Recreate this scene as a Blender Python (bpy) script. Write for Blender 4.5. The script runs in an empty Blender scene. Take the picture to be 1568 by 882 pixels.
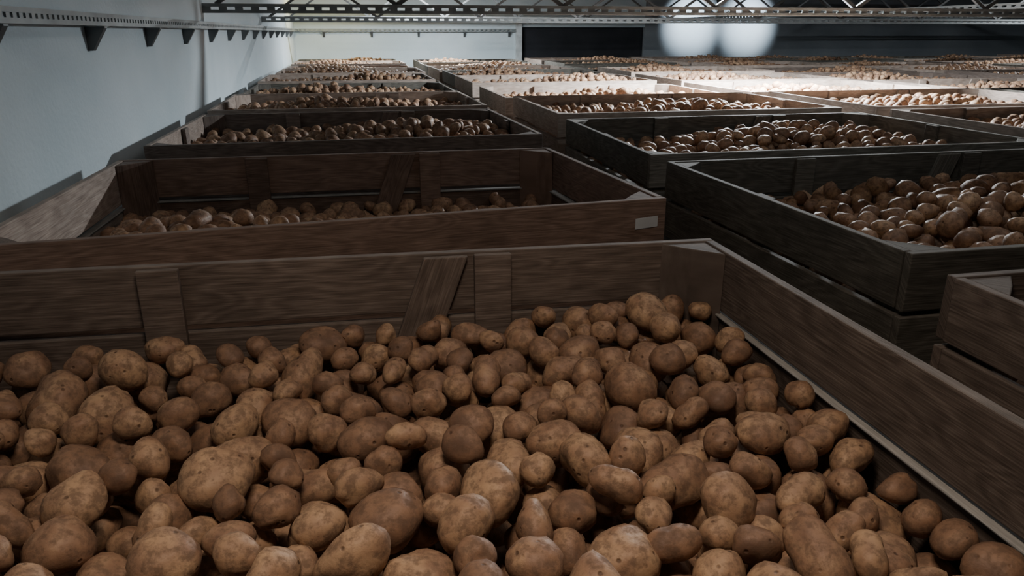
import bpy, bmesh, math, random
import numpy as np
from mathutils import Vector, Matrix
random.seed(7); rng=np.random.default_rng(7)
H=0.5; ZC=2.9          # eye height above crate rims, eye height above floor
CH=1.15                # crate height
sc=bpy.context.scene
def W(x,y,d=1.0): return Vector((x*H,y*H,ZC-d*H))
def link(o): sc.collection.objects.link(o); return o

# ---------------------------------------------------------------- materials
def newmat(name):
    m=bpy.data.materials.new(name); m.use_nodes=True
    nt=m.node_tree; b=nt.nodes['Principled BSDF']; return m,nt,b
def N(nt,t,**k):
    n=nt.nodes.new(t)
    for a,v in k.items(): setattr(n,a,v)
    return n
def math_(nt,op,a,b=None):
    n=N(nt,'ShaderNodeMath',operation=op)
    for i,v in enumerate((a,b)):
        if v is None: continue
        if isinstance(v,(int,float)): n.inputs[i].default_value=v
        else: nt.links.new(v,n.inputs[i])
    return n.outputs[0]
def ramp(nt,fac,stops):
    r=N(nt,'ShaderNodeValToRGB'); e=r.color_ramp.elements
    while len(e)<len(stops): e.new(.5)
    for i,(p,c) in enumerate(stops): e[i].position=p; e[i].color=(*c,1)
    nt.links.new(fac,r.inputs[0]); return r.outputs[0]
def mix(nt,a,b,fac,mode='MIX'):
    n=N(nt,'ShaderNodeMix',data_type='RGBA',blend_type=mode)
    for s,v in ((0,fac),(6,a),(7,b)):
        if isinstance(v,(int,float)): n.inputs[s].default_value=v
        elif isinstance(v,tuple): n.inputs[s].default_value=(*v,1)
        else: nt.links.new(v,n.inputs[s])
    return n.outputs[2]

def wood(name,dark,mid,light,rough=.8):
    m,nt,b=newmat(name); L=nt.links
    uv=N(nt,'ShaderNodeUVMap'); uv.uv_map='UVMap'
    def mapped(sx,sy):
        mp=N(nt,'ShaderNodeMapping'); mp.inputs['Scale'].default_value=(sx,sy,1)
        L.new(uv.outputs[0],mp.inputs[0]); return mp.outputs[0]
    def noise(sx,sy,detail,dist=0):
        n=N(nt,'ShaderNodeTexNoise'); n.inputs['Scale'].default_value=1
        n.inputs['Detail'].default_value=detail; n.inputs['Distortion'].default_value=dist
        L.new(mapped(sx,sy),n.inputs['Vector']); return n.outputs[0]
    a=noise(1.6,8,2,.3); fine=noise(10,260,4); blot=noise(3,5,3); dirt=noise(14,22,6,.5)
    vo=N(nt,'ShaderNodeTexVoronoi'); vo.inputs['Scale'].default_value=1; L.new(mapped(1.5,5),vo.inputs['Vector'])
    kn=math_(nt,'MAXIMUM',math_(nt,'SUBTRACT',.22,vo.outputs['Distance']),0)
    a=math_(nt,'ADD',a,math_(nt,'MULTIPLY',kn,1.6))
    ring=math_(nt,'SINE',math_(nt,'MULTIPLY',a,90))
    ring=math_(nt,'ADD',math_(nt,'MULTIPLY',ring,.13),.5)
    f=math_(nt,'ADD',math_(nt,'MULTIPLY',ring,.4),math_(nt,'MULTIPLY',fine,.6))
    f=math_(nt,'SUBTRACT',f,math_(nt,'MULTIPLY',math_(nt,'MAXIMUM',math_(nt,'SUBTRACT',kn,.15),0),3))
    col=ramp(nt,f,[(.3,dark),(.52,mid),(.75,light)])
    at=N(nt,'ShaderNodeAttribute'); at.attribute_name='tint'
    g=math_(nt,'ADD',math_(nt,'MULTIPLY',at.outputs['Fac'],.5),math_(nt,'MULTIPLY',blot,.6))
    g=math_(nt,'ADD',g,math_(nt,'MULTIPLY',dirt,.6))
    oi=N(nt,'ShaderNodeObjectInfo')
    g=math_(nt,'ADD',g,math_(nt,'MULTIPLY',oi.outputs['Random'],.2))
    cb=N(nt,'ShaderNodeCombineColor')
    for i in range(3): L.new(g,cb.inputs[i])
    col=mix(nt,col,cb.outputs[0],1.0,'MULTIPLY')
    # painted highlight: upward faces lightened as if lit from above, mottled by dirt noise
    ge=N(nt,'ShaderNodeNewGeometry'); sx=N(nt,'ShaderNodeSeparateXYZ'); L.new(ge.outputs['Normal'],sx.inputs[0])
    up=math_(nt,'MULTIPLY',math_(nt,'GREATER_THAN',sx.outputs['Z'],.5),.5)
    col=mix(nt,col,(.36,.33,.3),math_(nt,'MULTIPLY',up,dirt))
    L.new(col,b.inputs['Base Color']); b.inputs['Roughness'].default_value=rough
    b.inputs['Specular IOR Level'].default_value=.3
    bp=N(nt,'ShaderNodeBump'); bp.inputs['Strength'].default_value=.6; bp.inputs['Distance'].default_value=.003
    L.new(f,bp.inputs['Height']); L.new(bp.outputs[0],b.inputs['Normal'])
    return m
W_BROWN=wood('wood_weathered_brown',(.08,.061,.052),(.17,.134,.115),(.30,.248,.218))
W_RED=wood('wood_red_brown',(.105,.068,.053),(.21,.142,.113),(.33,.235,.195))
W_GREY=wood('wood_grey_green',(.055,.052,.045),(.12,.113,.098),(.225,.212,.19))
W_TAN=wood('wood_tan',(.19,.148,.125),(.36,.29,.245),(.5,.435,.38))  # own tone of some crates; also paints lamplight on two left sides
W_LIT_EDGE=wood('wood_lit_edge',(.26,.26,.25),(.38,.38,.37),(.46,.46,.45))  # lamplight on board edges, put into the colour

def potato_mat():
    m,nt,b=newmat('potato_skin'); L=nt.links
    tc=N(nt,'ShaderNodeTexCoord'); at=N(nt,'ShaderNodeAttribute'); at.attribute_name='tint'
    n=N(nt,'ShaderNodeTexNoise'); n.inputs['Scale'].default_value=24; n.inputs['Detail'].default_value=7
    L.new(tc.outputs['Object'],n.inputs['Vector'])
    f=math_(nt,'ADD',math_(nt,'MULTIPLY',n.outputs[0],.85),math_(nt,'MULTIPLY',at.outputs['Fac'],.32))
    col=ramp(nt,f,[(.3,(.17,.095,.062)),(.55,(.34,.2,.125)),(.8,(.53,.345,.21))])
    d=N(nt,'ShaderNodeTexNoise'); d.inputs['Scale'].default_value=60; d.inputs['Detail'].default_value=7; d.inputs['Roughness'].default_value=.68
    L.new(tc.outputs['Object'],d.inputs['Vector'])
    dm=ramp(nt,d.outputs[0],[(.4,(1,1,1)),(.56,(0,0,0))])
    col=mix(nt,col,(.14,.088,.06),math_(nt,'MULTIPLY',dm,.68))
    v=N(nt,'ShaderNodeTexVoronoi'); v.inputs['Scale'].default_value=38
    L.new(tc.outputs['Object'],v.inputs['Vector'])
    sp=ramp(nt,v.outputs['Distance'],[(.07,(1,1,1)),(.15,(0,0,0))])
    col=mix(nt,col,(.07,.037,.024),math_(nt,'MULTIPLY',sp,.7))
    L.new(col,b.inputs['Base Color'])
    L.new(math_(nt,'ADD',math_(nt,'MULTIPLY',dm,.3),.48),b.inputs['Roughness'])
    b.inputs['Specular IOR Level'].default_value=.35
    hh=math_(nt,'SUBTRACT',math_(nt,'MULTIPLY',d.outputs[0],.8),math_(nt,'MULTIPLY',sp,.9))
    bp=N(nt,'ShaderNodeBump'); bp.inputs['Strength'].default_value=.6; bp.inputs['Distance'].default_value=.0035
    L.new(hh,bp.inputs['Height']); L.new(bp.outputs[0],b.inputs['Normal'])
    return m
POT=potato_mat()
def plaster(name,c1,c2,scale=3):
    m,nt,b=newmat(name); L=nt.links
    tc=N(nt,'ShaderNodeTexCoord')
    n=N(nt,'ShaderNodeTexNoise'); n.inputs['Scale'].default_value=scale; n.inputs['Detail'].default_value=7
    L.new(tc.outputs['Object'],n.inputs['Vector'])
    L.new(ramp(nt,n.outputs[0],[(.3,c1),(.7,c2)]),b.inputs['Base Color'])
    b.inputs['Roughness'].default_value=.9
    n2=N(nt,'ShaderNodeTexNoise'); n2.inputs['Scale'].default_value=45; n2.inputs['Detail'].default_value=4
    L.new(tc.outputs['Object'],n2.inputs['Vector'])
    bp=N(nt,'ShaderNodeBump'); bp.inputs['Strength'].default_value=.25; bp.inputs['Distance'].default_value=.01
    L.new(n2.outputs[0],bp.inputs['Height']); L.new(bp.outputs[0],b.inputs['Normal'])
    return m
M_WALL=plaster('plaster_pale_blue',(.54,.645,.70),(.65,.74,.79),1.3)
M_GREYW=plaster('panel_blue_grey',(.17,.195,.22),(.24,.265,.29),.8)
M_FLOOR=plaster('concrete_floor',(.12,.12,.11),(.2,.2,.19))
M_CEIL=plaster('ceiling_dark',(.17,.175,.18),(.22,.225,.23))
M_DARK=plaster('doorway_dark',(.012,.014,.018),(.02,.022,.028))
def steel(name,c,metal=.6,rough=.45):
    m,nt,b=newmat(name); tc=N(nt,'ShaderNodeTexCoord')
    n=N(nt,'ShaderNodeTexNoise'); n.inputs['Scale'].default_value=9
    nt.links.new(tc.outputs['Object'],n.inputs['Vector'])
    nt.links.new(ramp(nt,n.outputs[0],[(.3,tuple(x*.7 for x in c)),(.7,c)]),b.inputs['Base Color'])
    b.inputs['Metallic'].default_value=metal; b.inputs['Roughness'].default_value=rough; return m
M_STEEL=steel('galvanised_steel',(.3,.33,.34),.3,.5); M_STEELD=steel('dark_steel',(.14,.15,.155),.3)
M_PAPER=steel('paper_label',(.62,.64,.66),0,.8)
M_WHITE=steel('white_paint',(.6,.64,.66),0,.6)
def emis(name,c,s):
    m,nt,b=newmat(name); b.inputs['Emission Color'].default_value=(*c,1); b.inputs['Emission Strength'].default_value=s; return m

# ---------------------------------------------------------------- mesh helpers
class MB:
    def __init__(s): s.v=[];s.f=[];s.uv=[];s.t=[];s.mi=[]
    def hexa(s,p,Ld=None,mi=0):
        """p: 8 points, bottom 4 ccw then top 4 ccw"""
        p=[Vector(q) for q in p]; b=len(s.v); s.v+=[tuple(q) for q in p]
        if Ld is None: Ld=(p[1]-p[0])
        Ld=Ld.normalized(); A=Vector((0,0,1))
        if abs(Ld.dot(A))>.9: A=Vector((1,0,0))
        Mx=(A-Ld*A.dot(Ld)).normalized(); Nx=Ld.cross(Mx)
        ru,rv=random.random()*40,random.random()*40; t=random.random(); s.t+=[t]*8
        for f in ((3,2,1,0),(4,5,6,7),(0,1,5,4),(1,2,6,5),(2,3,7,6),(3,0,4,7)):
            s.f.append([b+i for i in f]); s.mi.append(mi)
            for i in f: s.uv.append((p[i].dot(Ld)+ru,p[i].dot(Mx)+p[i].dot(Nx)+rv))
    def board(s,a,b,n,th,h,mi=0):
        """a,b top-edge points; extends th along n and h down"""
        a=Vector(a);b=Vector(b);n=Vector(n)*th;d=Vector((0,0,-h))
        q=[a+d,b+d,b+n+d,a+n+d,a,b,b+n,a+n]
        if (b-a).cross(n).z<0: q=[q[i] for i in (3,2,1,0,7,6,5,4)]
        s.hexa(q,b-a,mi)
    def bar(s,a,b,w,h,mi=0,up=(0,0,1)):
        """bar centred on the segment a-b"""
        a=Vector(a);b=Vector(b);d=(b-a).normalized();u=Vector(up)
        r=d.cross(u)
        if r.length<1e-4: r=d.cross(Vector((0,1,0)))
        r.normalize(); u=r.cross(d).normalized(); r*=w/2; u*=h/2
        s.hexa([a+r-u,b+r-u,b-r-u,a-r-u,a+r+u,b+r+u,b-r+u,a-r+u],d,mi)
    def box(s,lo,hi,mi=0):
        x0,y0,z0=lo;x1,y1,z1=hi
        s.hexa([(x0,y0,z0),(x1,y0,z0),(x1,y1,z0),(x0,y1,z0),(x0,y0,z1),(x1,y0,z1),(x1,y1,z1),(x0,y1,z1)],Vector((1,0,0)),mi)
    def mesh(s,name,mats):
        me=bpy.data.meshes.new(name); me.from_pydata(s.v,[],s.f)
        u=me.uv_layers.new(name='UVMap'); u.data.foreach_set('uv',np.array(s.uv,dtype=np.float32).ravel())
        a=me.attributes.new('tint','FLOAT','POINT'); a.data.foreach_set('value',np.array(s.t,dtype=np.float32))
        for m in mats: me.materials.append(m)
        me.polygons.foreach_set('material_index',s.mi); me.update(); return me
    def obj(s,name,mats,bevel=0):
        o=link(bpy.data.objects.new(name,s.mesh(name,mats)))
        if bevel:
            bv=o.modifiers.new('bevel','BEVEL'); bv.width=bevel; bv.segments=2; bv.limit_method='ANGLE'
        return o

def crate_mesh(c,bh=.15,gap=.016,th=.024,lit_edge=False,midside=True):
    """c: FL,FR,BR,BL top outer corners. boards, corner posts, battens, braces, floor, skids"""
    mb=MB(); FL,FR,BR,BL=[Vector(q) for q in c]
    cen=(FL+FR+BR+BL)/4
    nb=int(CH/(bh+gap))
    def side(a,b,inset,brace,mi=0):
        d=(b-a); d.z=0; L=d.length; d.normalize(); n=Vector((-d.y,d.x,0))
        if n.dot(cen-a)<0: n=-n
        a2=a+(b-a).normalized()*inset; b2=b-(b-a).normalized()*inset
        for k in range(nb):
            z=Vector((0,0,-k*(bh+gap))); j=random.uniform(-.003,.003)
            mb.board(a2+z+n*j,b2+z+n*j,n,th,bh-random.uniform(0,.006),mi)
            if lit_edge and k>0 and (inset or lit_edge=='all'):   # added strip in the slot: lamplight on the lower board's top edge, painted in
                zz=z+Vector((0,0,.010)); mb.board(a2+zz+n*(th*.2)+d*.09,b2+zz+n*(th*.2)-d*.09,n,th+.006,.007,1)
        HH=nb*(bh+gap)-gap
        for fr in ((.3,.7) if brace else ((.5,) if midside else ())):
            p=a.lerp(b,fr)+n*(th+.003)+Vector((0,0,-.004))
            mb.board(p-d*.045,p+d*.045,n,.02,HH-.01)
        if brace:
            if d.x<0: d2=d
            else: d2=-d
            f=.7 if (b-a).x>0 else .3
            p=a.lerp(b,f)+n*(th+.003)+d2*.06+Vector((0,0,-.006))
            w=.105; Lg=.62
            q0,q1=p,p+d2*w; r0=p+d2*(Lg*.36)+Vector((0,0,-Lg)); r1=r0+d2*w
            e=n*.018
            mb.hexa([r0,r1,r1+e,r0+e,q0,q1,q1+e,q0+e],r0-q0)
    side(FL,FR,0,True); side(BL,BR,0,True)
    side(FL,BL,th+.001,False,2); side(FR,BR,th+.001,False)
    # triangular corner posts
    cs=[FL,FR,BR,BL]
    for i,p in enumerate(cs):
        e1=(cs[(i+1)%4]-p).normalized(); e2=(cs[i-1]-p).normalized()
        o=p+e1*(th+.002)+e2*(th+.002)+Vector((0,0,-.003)); l=.115; D=Vector((0,0,-(CH-.02)))
        q=[o,o+e1*l,o+(e1*l+e2*l)*.52,o+e2*l]
        mb.hexa([x+D for x in q]+q,Vector((0,0,1)))
    # bottom deck and skids
    zb=-CH+.1
    for k in range(8):
        a=FL.lerp(BL,(k+.06)/8.0); b=FR.lerp(BR,(k+.06)/8.0); a2=FL.lerp(BL,(k+.94)/8.0)
        d=(b-a).normalized()*.03; z=Vector((0,0,zb))
        n=(a2-a); Ln=n.length
        mb.board(a+d+z,b-d+z,n.normalized(),Ln,.02)
    for fr in (.06,.5,.94):
        a=FL.lerp(FR,fr)+Vector((0,0,zb-.02)); b=BL.lerp(BR,fr)+Vector((0,0,zb-.02))
        mb.bar(a.lerp(b,.03)+Vector((0,0,-.035)),a.lerp(b,.97)+Vector((0,0,-.035)),.09,.07)
    return mb

# ---------------------------------------------------------------- potatoes
def ico(sub):
    bm=bmesh.new(); bmesh.ops.create_icosphere(bm,subdivisions=sub,radius=1)
    v=np.array([x.co[:] for x in bm.verts]); f=np.array([[x.index for x in q.verts] for q in bm.faces]); bm.free(); return v,f
def variants(sub,n=20):
    out=[]; v,f=ico(sub); r=np.random.default_rng(3)
    for i in range(n):
        a=r.uniform(1.1,1.42) if i%3 else r.uniform(1.0,1.1)
        b=r.uniform(.93,1.06); c=r.uniform(.84,.95)
        k=np.ones(len(v))
        for q in range(5):
            w=r.normal(size=3)*1.5; k+=.055*np.sin(v@w+r.uniform(0,6))
        for q in range(6):
            w=r.normal(size=3)*4.0; k+=.017*np.sin(v@w+r.uniform(0,6))
        for q in range(5):   # eyes: shallow dimples
            dd=r.normal(size=3); dd/=np.linalg.norm(dd)
            k-=.075*np.exp(-((v-dd)**2).sum(1)/.02)
        p=v*k[:,None]
        p[:,1]*=1-.13*np.sin(v[:,0]*1.5)*r.uniform(-1,1)
        if i%14==3:  # waisted, knobbly tuber
            a=1.5; wv=1-.15*np.exp(-((v[:,0]-.1)**2)/.06); p[:,1]*=wv; p[:,2]*=wv
        p=p*np.array([a,b,c]); p[:,2]+=.12*r.uniform(-1,1)*v[:,0]**2
        out.append(p)
    return out,f
VAR={s:variants(s) for s in (1,2,3)}
def pile_mesh(name,inside,bbox,target,sub,depth,rmin,rmax,zfloor,seed):
    """random gravity packing of potatoes up to the surface target(x,y)"""
    r_=random.Random(seed); x0,y0,x1,y1=bbox; cell=2*rmax*1.15; grid={}; P=[]
    fails=0
    while fails<260 and len(P)<2600:
        r=r_.uniform(rmin,rmax) if r_.random()<.85 else r_.uniform(rmax*.95,rmax*1.15)
        best=None
        for _ in range(9):
            x=r_.uniform(x0,x1); y=r_.uniform(y0,y1)
            if not inside(x,y,r*1.05): continue
            z=target(x,y)-depth; gx,gy=int(x//cell),int(y//cell)
            for i in (gx-1,gx,gx+1):
                for j in (gy-1,gy,gy+1):
                    for (a,b,c,q) in grid.get((i,j),()):
                        R=(r+q)*.97; dd=(a-x)**2+(b-y)**2
                        if dd<R*R:
                            h=c+math.sqrt(R*R-dd)
                            if h>z: z=h
            s=z-target(x,y)
            if best is None or s<best[0]: best=(s,x,y,z)
        if best is None: continue
        s,x,y,z=best
        if s>r_.uniform(-.03,.004): fails+=1; continue
        fails=0
        grid.setdefault((int(x//cell),int(y//cell)),[]).append((x,y,z,r)); P.append((x,y,z,r))
    vs,F=VAR[sub]; nv=len(vs[0]); V=np.empty((len(P)*nv,3)); T=np.empty(len(P)*nv); FF=np.empty((len(P)*len(F),3),dtype=np.int64)
    for i,(x,y,z,r) in enumerate(P):
        b=vs[r_.randrange(len(vs))]
        R=np.array(Matrix.Rotation(r_.uniform(0,6.283),3,'Z')@Matrix.Rotation(r_.gauss(0,.4),3,'Y')@Matrix.Rotation(r_.uniform(0,6.28),3,'X'))
        V[i*nv:(i+1)*nv]=(b*(r*.95))@R.T+np.array([x,y,z]); T[i*nv:(i+1)*nv]=r_.random()
        FF[i*len(F):(i+1)*len(F)]=F+i*nv
    # buried bulk of the heap below the visible potatoes
    gx,gy=16,12; n0=len(V); ex=[];
    for j in range(gy+1):
        for i in range(gx+1):
            x=x0+(x1-x0)*i/gx; y=y0+(y1-y0)*j/gy
            ex.append((x,y,target(x,y)-depth))
    n1=len(ex)
    ex+=[(x0,y0,zfloor),(x1,y0,zfloor),(x1,y1,zfloor),(x0,y1,zfloor)]
    quads=[]
    idx=lambda i,j:n0+j*(gx+1)+i
    for j in range(gy):
        for i in range(gx): quads.append((idx(i,j),idx(i+1,j),idx(i+1,j+1),idx(i,j+1)))
    B=[n0+n1+k for k in range(4)]
    quads+=[tuple([idx(i,0) for i in range(gx,-1,-1)]+[B[0],B[1]]),tuple([idx(gx,j) for j in range(gy,-1,-1)]+[B[1],B[2]]),
            tuple([idx(i,gy) for i in range(gx+1)]+[B[2],B[3]]),tuple([idx(0,j) for j in range(gy+1)]+[B[3],B[0]]),tuple(B[::-1])]
    faces=FF.tolist()+[list(q) for q in quads]
    me=bpy.data.meshes.new(name); me.from_pydata(V.tolist()+ex,[],faces)
    a=me.attributes.new('tint','FLOAT','POINT'); a.data.foreach_set('value',np.concatenate([T,np.zeros(len(ex))]).astype(np.float32))
    sm=np.zeros(len(faces),dtype=bool); sm[:len(FF)]=True
    me.polygons.foreach_set('use_smooth',sm); me.materials.append(POT); me.update(); return me
def quad_inside(c,marg):
    pts=[Vector(q).to_2d() for q in c]; E=[]
    for i in range(4):
        a,b=pts[i],pts[(i+1)%4]; d=(b-a).normalized(); E.append((a,Vector((-d.y,d.x))))
    def f(x,y,r):
        p=Vector((x,y))
        return all((p-a).dot(n)>r+marg for a,n in E)
    return f
def mound(base,peaks):
    def f(x,y):
        z=base
        for (px,py,sx,sy,h) in peaks: z+=h*math.exp(-((x-px)/sx)**2-((y-py)/sy)**2)
        return z
    return f

# ---------------------------------------------------------------- custom near crates (units of H, z drop)
def near_crate(cor,mat,lit_edge,level,peaks,sub,seed,rr=(.031,.047),gap=.016,bh=.15,depth=.15,left=None):
    left=left or mat
    c=[W(*q) for q in cor]
    mb=crate_mesh(c,lit_edge=lit_edge,gap=gap,bh=bh,midside=not lit_edge)
    o=mb.obj('potato_crate',[mat,W_LIT_EDGE,left],.003)
    zt=sum(p.z for p in c)/4
    ix0=max(c[0].x,c[3].x)+.035; ix1=min(c[1].x,c[2].x)-.035; iy0=max(c[0].y,c[1].y)+.035; iy1=min(c[2].y,c[3].y)-.035
    tgt=mound(ZC-level*H,[(a*H,b*H,s*H,t*H,h*H) for a,b,s,t,h in peaks])
    me=pile_mesh('potato_pile',quad_inside(c,.03),(ix0,iy0,ix1,iy1),tgt,sub,depth,rr[0],rr[1],zt-CH+.105,seed)
    link(bpy.data.objects.new('potato_pile',me))
    mb2=crate_mesh([p-Vector((0,0,CH+.012)) for p in c],gap=gap,bh=bh); mb2.obj('potato_crate',[mat,W_LIT_EDGE,mat])
    return c
c1=near_crate([(-2.05,.55),(1.74,.5),(1.76,3.4),(-2.05,3.55)],W_BROWN,True,1.33,[(0,1.6,1.5,1,.03),(-.6,2.6,.8,.5,-.04),(1.3,3.1,.4,.3,.07)],3,1,rr=(.028,.05))
c2=near_crate([(-1.97,3.98),(1.93,4.36),(1.74,6.65),(-1.93,6.7)],W_RED,'all',1.45,[(-1.1,5.0,1.0,.9,.27),(.2,5.6,.7,.7,.05)],2,2,bh=.165,gap=.02,left=W_TAN)  # tan left side: lamplight on the red-brown boards put into the colour
c3=near_crate([(-1.93,7.5),(1.93,7.6),(1.86,10.4),(-1.9,10.4)],W_BROWN,False,1.20,[(.8,9.0,1.1,.9,.19)],2,3,left=W_TAN)  # left side painted tan as if lamp-lit
cB=near_crate([(2.57,2.93),(6.6,2.93),(6.6,5.7),(2.5,5.7)],W_GREY,False,1.30,[(5,4.4,1.5,1.2,.2)],2,4)
cC=near_crate([(2.5,6.05),(6.6,6.05),(6.6,8.9),(2.55,8.9)],W_GREY,False,1.26,[(5.1,7.7,1.2,1.0,.27)],2,5)
cA=near_crate([(2.5,-.3),(6.6,-.3),(6.6,2.62),(2.5,2.62)],W_BROWN,False,1.4,[],2,6)

# paper label on the front of the second crate
a=c2[0].lerp(c2[1],.945); b=c2[0].lerp(c2[1],.985); d=(b-a).normalized(); n=Vector((d.y,-d.x,0))
lb=MB(); p=a+Vector((0,0,-.06))+n*.004; q=b+Vector((0,0,-.055))+n*.004
lb.board(p,q,n,.0015,.035); lo=lb.obj('paper_label',[M_PAPER])

# ---------------------------------------------------------------- standard crates, instanced
SW,SD=4.08*H,2.85*H
cs=[(-SW/2,-SD/2,0),(SW/2,-SD/2,0),(SW/2,SD/2,0),(-SW/2,SD/2,0)]
crm=[]
for i,mt in enumerate((W_TAN,W_GREY,W_BROWN,W_TAN)):
    random.seed(50+i); crm.append(crate_mesh(cs).mesh('potato_crate',[mt,W_LIT_EDGE,mt]))
bb=(-SW/2+.035,-SD/2+.035,SW/2-.035,SD/2-.035); ins=quad_inside(cs,.03)
hi=[pile_mesh('potato_pile',ins,bb,mound(-.08,[(random.uniform(-.4,.4),random.uniform(-.2,.2),.5,.4,.08)]),2,.11,.032,.048,-CH+.105,20+i) for i in range(2)]
lowp=[pile_mesh('potato_pile',ins,bb,mound(-.06,[(random.uniform(-.5,.5),random.uniform(-.3,.3),.55,.45,.1)]),1,.1,.034,.05,-CH+.105,30+i) for i in range(3)]
random.seed(11)
cols=[(-1.95,1.93),(2.5,6.6),(7.05,11.15),(11.6,15.7),(16.2,20.3),(20.8,24.9),(25.4,29.5),(30.0,34.1)]
for ci,(xa,xb) in enumerate(cols):
    for ri in range(11):
        yf=(10.8+3.2*(ri-3)) if ci==0 else (2.95+3.17*(ri-0))+(0 if ci==1 else random.uniform(-.1,.15))
        if ci==0 and ri<3: continue
        if ci==1 and ri<2: continue
        if yf+2.85>33.6: continue
        if ci>1 and xa>yf+2.85+3.5: continue
        cx=(xa+xb)/2+random.uniform(-.06,.06); cy=yf+1.425
        dz=random.uniform(-.04,.05)
        s=(xb-xa)/4.08; rot=math.radians(random.uniform(-.8,.8))
        k=random.randrange(4); 
        if ci==0: k=(0,3,2,0,1)[ri%5]
        if ci in (1,2) and yf<16: k=(0,3)[ri%2]
        far=yf>13.5
        o=link(bpy.data.objects.new('potato_crate',crm[k])); o.location=W(cx,cy,1-dz); o.rotation_euler.z=rot; o.scale.x=s*.985
        p=link(bpy.data.objects.new('potato_pile',random.choice(lowp if far else hi))); p.location=o.location; p.rotation_euler.z=rot; p.scale.x=s*.985
        if random.random()<.5: p.rotation_euler.z+=math.pi
        u=link(bpy.data.objects.new('potato_crate',crm[k])); u.location=o.location-Vector((0,0,CH+.012)); u.rotation_euler.z=rot; u.scale.x=s*.985

# ---------------------------------------------------------------- room
ZF=ZC-H-2*CH-.04; ZT=ZC+1.9
XL=-2.17*H; XR=37*H; YB=-6*H; YF=34*H
def boxo(name,lo,hi,mat):
    mb=MB(); mb.box(lo,hi); return mb.obj(name,[mat])
boxo('wall_left',(XL-.25,YB-.25,ZF),(XL,YF+.25,ZT),M_WALL)
boxo('wall_right',(XR,YB-.25,ZF),(XR+.25,YF+.25,ZT),M_WALL)
boxo('wall_back',(XL,YB-.25,ZF),(XR,YB,ZT),M_WALL)
dx0,dx1=7.6*H,13.4*H
mb=MB(); mb.box((XL,YF,ZF),(dx0,YF+.25,ZT)); mb.box((dx0,YF,ZC+.12),(dx1,YF+.25,ZT)); mb.obj('wall_front',[M_WALL])
boxo('wall_front_panelled',(dx1,YF,ZF),(XR,YF+.25,ZT),M_GREYW)
boxo('dark_opening_panel_1',(dx0+.01,YF+.08,ZF),(dx1-.01,YF+.2,ZC+.11),M_DARK)  # near-black panel in the opening; the darkness inside is put into its colour
mb=MB(); mb.box((dx0-.14,YF-.05,ZF),(dx0,YF-.001,ZC+.2)); mb.box((dx0-.14,YF-.05,ZC+.2),(dx1+.1,YF-.001,ZC+.27)); mb.obj('trim_1',[M_WHITE])
boxo('floor',(XL-.25,YB-.25,ZF-.2),(XR+.25,YF+.25,ZF),M_FLOOR)
boxo('ceiling',(XL-.25,YB-.25,ZT),(XR+.25,YF+.25,ZT+.2),M_CEIL)

# perforated steel rail along the left wall
def perforated(mb,a,b,h,w,step=.07,slot=.035):
    a=Vector(a);b=Vector(b);d=(b-a);L=d.length;d.normalize()
    t=h*.34
    mb.bar(a+Vector((0,0,h/2-t/2)),b+Vector((0,0,h/2-t/2)),w,t)
    mb.bar(a-Vector((0,0,h/2-t/2)),b-Vector((0,0,h/2-t/2)),w,t)
    n=int(L/step)
    for i in range(n):
        p=a+d*(i*step); mb.bar(p,p+d*(step-slot),w*.5,h-2*t)
mb=MB(); zr=ZC+.052
perforated(mb,(XL+.075,3*H,zr),(XL+.075,YF-.02,zr),.05,.012,.05,.022)
mb.bar((XL+.055,3*H,zr+.022),(XL+.055,YF-.02,zr+.022),.05,.004)
y=5.26*H
while y<33*H:
    mb.bar((XL,y,zr-.03),(XL+.08,y,zr-.03),.035,.006)
    mb.hexa([(XL,y-.018,zr-.125),(XL+.02,y-.018,zr-.125),(XL+.02,y+.018,zr-.125),(XL,y+.018,zr-.125),
             (XL,y-.02,zr-.03),(XL+.08,y-.02,zr-.03),(XL+.08,y+.02,zr-.03),(XL,y+.02,zr-.03)],Vector((0,0,1)),1)
    y+=2*H
mb.obj('wall_rail',[M_STEEL,M_STEELD])
# rail on the far wall
mb=MB(); perforated(mb,(XL+.1,YF-.08,ZC+.05),(7.3*H,YF-.08,ZC+.05),.06,.012,.1,.05)
x=XL+.6
while x<7.2*H:
    mb.hexa([(x-.02,YF-.02,ZC-.09),(x+.02,YF-.02,ZC-.09),(x+.02,YF,ZC-.09),(x-.02,YF,ZC-.09),
             (x-.025,YF-.09,ZC+.02),(x+.025,YF-.09,ZC+.02),(x+.025,YF,ZC+.02),(x-.025,YF,ZC+.02)],Vector((0,0,1)),1); x+=1.0
mb.obj('wall_rail',[M_STEEL,M_STEELD])
# roof trusses
def truss(Y,z0,hh=.5):
    mb=MB(); x0,x1=XL,XR
    perforated(mb,(x0,Y,z0),(x1,Y,z0),.07,.05,.12,.06)
    mb.bar((x0,Y,z0+hh),(x1,Y,z0+hh),.05,.06)
    x=x0+.1; i=0
    while x+.7<x1:
        mb.bar((x,Y,z0+.03),(x+.7,Y,z0+hh) ,.03,.03,1) if i%2==0 else mb.bar((x,Y,z0+hh),(x+.7,Y,z0+.03),.03,.03,1)
        if i%2==0: mb.bar((x,Y,z0+hh),(x,Y,ZT),.04,.04,1)
        x+=.7; i+=1
    mb.obj('roof_truss',[M_STEEL,M_STEELD])
for Y,z in ((-4,.37),(4.5,.37),(13,.36),(21.5,.33),(29.5,.5)): truss(Y*H,ZC+z*H)
mb=MB()
for x in (14,22,30): perforated(mb,(x*H,YB,ZC+.36*H+.09),(x*H,YF,ZC+.36*H+.09),.06,.04,.12,.06)
mb.obj('roof_tie_beam',[M_STEEL])

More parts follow.
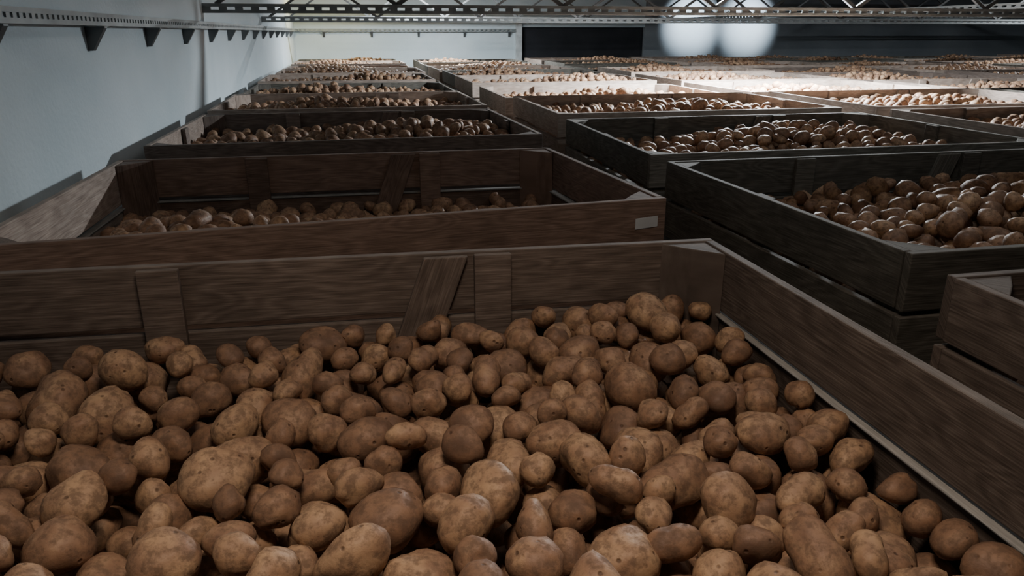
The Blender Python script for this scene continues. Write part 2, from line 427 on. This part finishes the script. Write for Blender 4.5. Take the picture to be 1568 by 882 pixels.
# ---------------------------------------------------------------- lamps
def tube_lamp(x,y,z,L,energy,col,rot=0,size=.12,emi=6,rad=.016):
    e=bpy.data.objects.new('tube_lamp',None); link(e); e.location=(x*H,y*H,ZC+z*H); e.rotation_euler.z=rot
    mb=MB(); mb.box((-L/2,-.06,.02+rad),(L/2,.06,.07+rad)); mb.box((-L/2-.02,-.04,-.02),(-L/2,.04,.07)); mb.box((L/2,-.04,-.02),(L/2+.02,.04,.07))
    zc=ZT-(ZC+z*H)-.004
    mb.bar((-L*.35,0,.07),(-L*.35,0,zc),.01,.01); mb.bar((L*.35,0,.07),(L*.35,0,zc),.01,.01)
    h=mb.obj('housing',[M_WHITE]); h.parent=e
    bm=bmesh.new(); bmesh.ops.create_cone(bm,cap_ends=True,segments=16,radius1=rad,radius2=rad,depth=L,matrix=Matrix.Rotation(math.pi/2,4,'Y'))
    me=bpy.data.meshes.new('tube'); bm.to_mesh(me); bm.free(); me.materials.append(emis('tube_glow',col,emi))
    t=link(bpy.data.objects.new('tube',me)); t.parent=e
    ld=bpy.data.lights.new('lamp_light','AREA'); ld.shape='RECTANGLE'; ld.size=L; ld.size_y=size; ld.energy=energy; ld.color=col
    l=link(bpy.data.objects.new('lamp_light',ld)); l.parent=e; l.location.z=-.03-rad
def glare_flood(x,y,z,tx,ty,tz,energy,col,angle):
    """added can-shaped floodlight aimed at a point; its pool of light stands in for lamp glare"""
    e=bpy.data.objects.new('glare_flood',None); link(e)
    P=Vector((x*H,y*H,ZC+z*H)); T=Vector((tx*H,ty*H,ZC+tz*H)); e.location=P
    e.rotation_euler=(T-P).to_track_quat('-Z','Y').to_euler()
    bm=bmesh.new(); bmesh.ops.create_cone(bm,cap_ends=False,segments=24,radius1=.09,radius2=.05,depth=.14,matrix=Matrix.Translation((0,0,.07)))
    bmesh.ops.create_cone(bm,cap_ends=True,segments=24,radius1=.052,radius2=.03,depth=.05,matrix=Matrix.Translation((0,0,.165)))
    me=bpy.data.meshes.new('shade'); bm.to_mesh(me); bm.free(); me.materials.append(M_STEELD)
    link(bpy.data.objects.new('shade',me)).parent=e
    bm=bmesh.new(); bmesh.ops.create_uvsphere(bm,u_segments=16,v_segments=10,radius=.04,matrix=Matrix.Translation((0,0,.06)))
    me=bpy.data.meshes.new('bulb'); bm.to_mesh(me); bm.free(); me.materials.append(emis('bulb_glow',col,15))
    link(bpy.data.objects.new('bulb',me)).parent=e
    ld=bpy.data.lights.new('lamp_light','SPOT'); ld.energy=energy; ld.color=col; ld.spot_size=math.radians(angle); ld.spot_blend=1; ld.shadow_soft_size=.06
    l=link(bpy.data.objects.new('lamp_light',ld)); l.parent=e; l.location.z=-.01
COOL=(.91,.965,1.0); WARM=(1,.82,.66)
tube_lamp(7.8,13.4,1.0,1.2,900,COOL)
tube_lamp(3,28,1.9,1.4,300,COOL)
tube_lamp(24,20,2.2,1.4,240,COOL)
tube_lamp(-.9,31,1.9,.4,28,(1,.85,.45))
glare_flood(15.7,31.3,1.3,15.7,34,.5,900,(.8,.92,1),62)  # added to throw a glow pool on the far wall
glare_flood(18.5,31.3,1.3,18.5,34,.5,900,(.8,.92,1),62)  # second added flood, same glow pool further right
tube_lamp(.2,1.1,1.5,.4,11.5,WARM)  # unseen lamp added above the camera to light the front crate
tube_lamp(4,4,3.3,1.2,8,COOL)  # added fill light out of view, lifts the dark areas

# ---------------------------------------------------------------- world
w=bpy.data.worlds.new('World'); sc.world=w; w.use_nodes=True
w.node_tree.nodes['Background'].inputs[0].default_value=(.5,.6,.7,1); w.node_tree.nodes['Background'].inputs[1].default_value=.05

# ---------------------------------------------------------------- camera
psi=math.radians(11.9); th=math.radians(19.05)
F=Vector((math.sin(psi)*math.cos(th),math.cos(psi)*math.cos(th),-math.sin(th)))
R=Vector((math.cos(psi),-math.sin(psi),0)); U=R.cross(F)
M=Matrix((R,U,-F)).transposed().to_4x4(); M.translation=Vector((0,0,ZC))
cd=bpy.data.cameras.new('camera'); cam=link(bpy.data.objects.new('camera',cd)); cam.matrix_world=M
cd.lens=26; cd.sensor_width=36; cd.clip_start=.05; sc.camera=cam
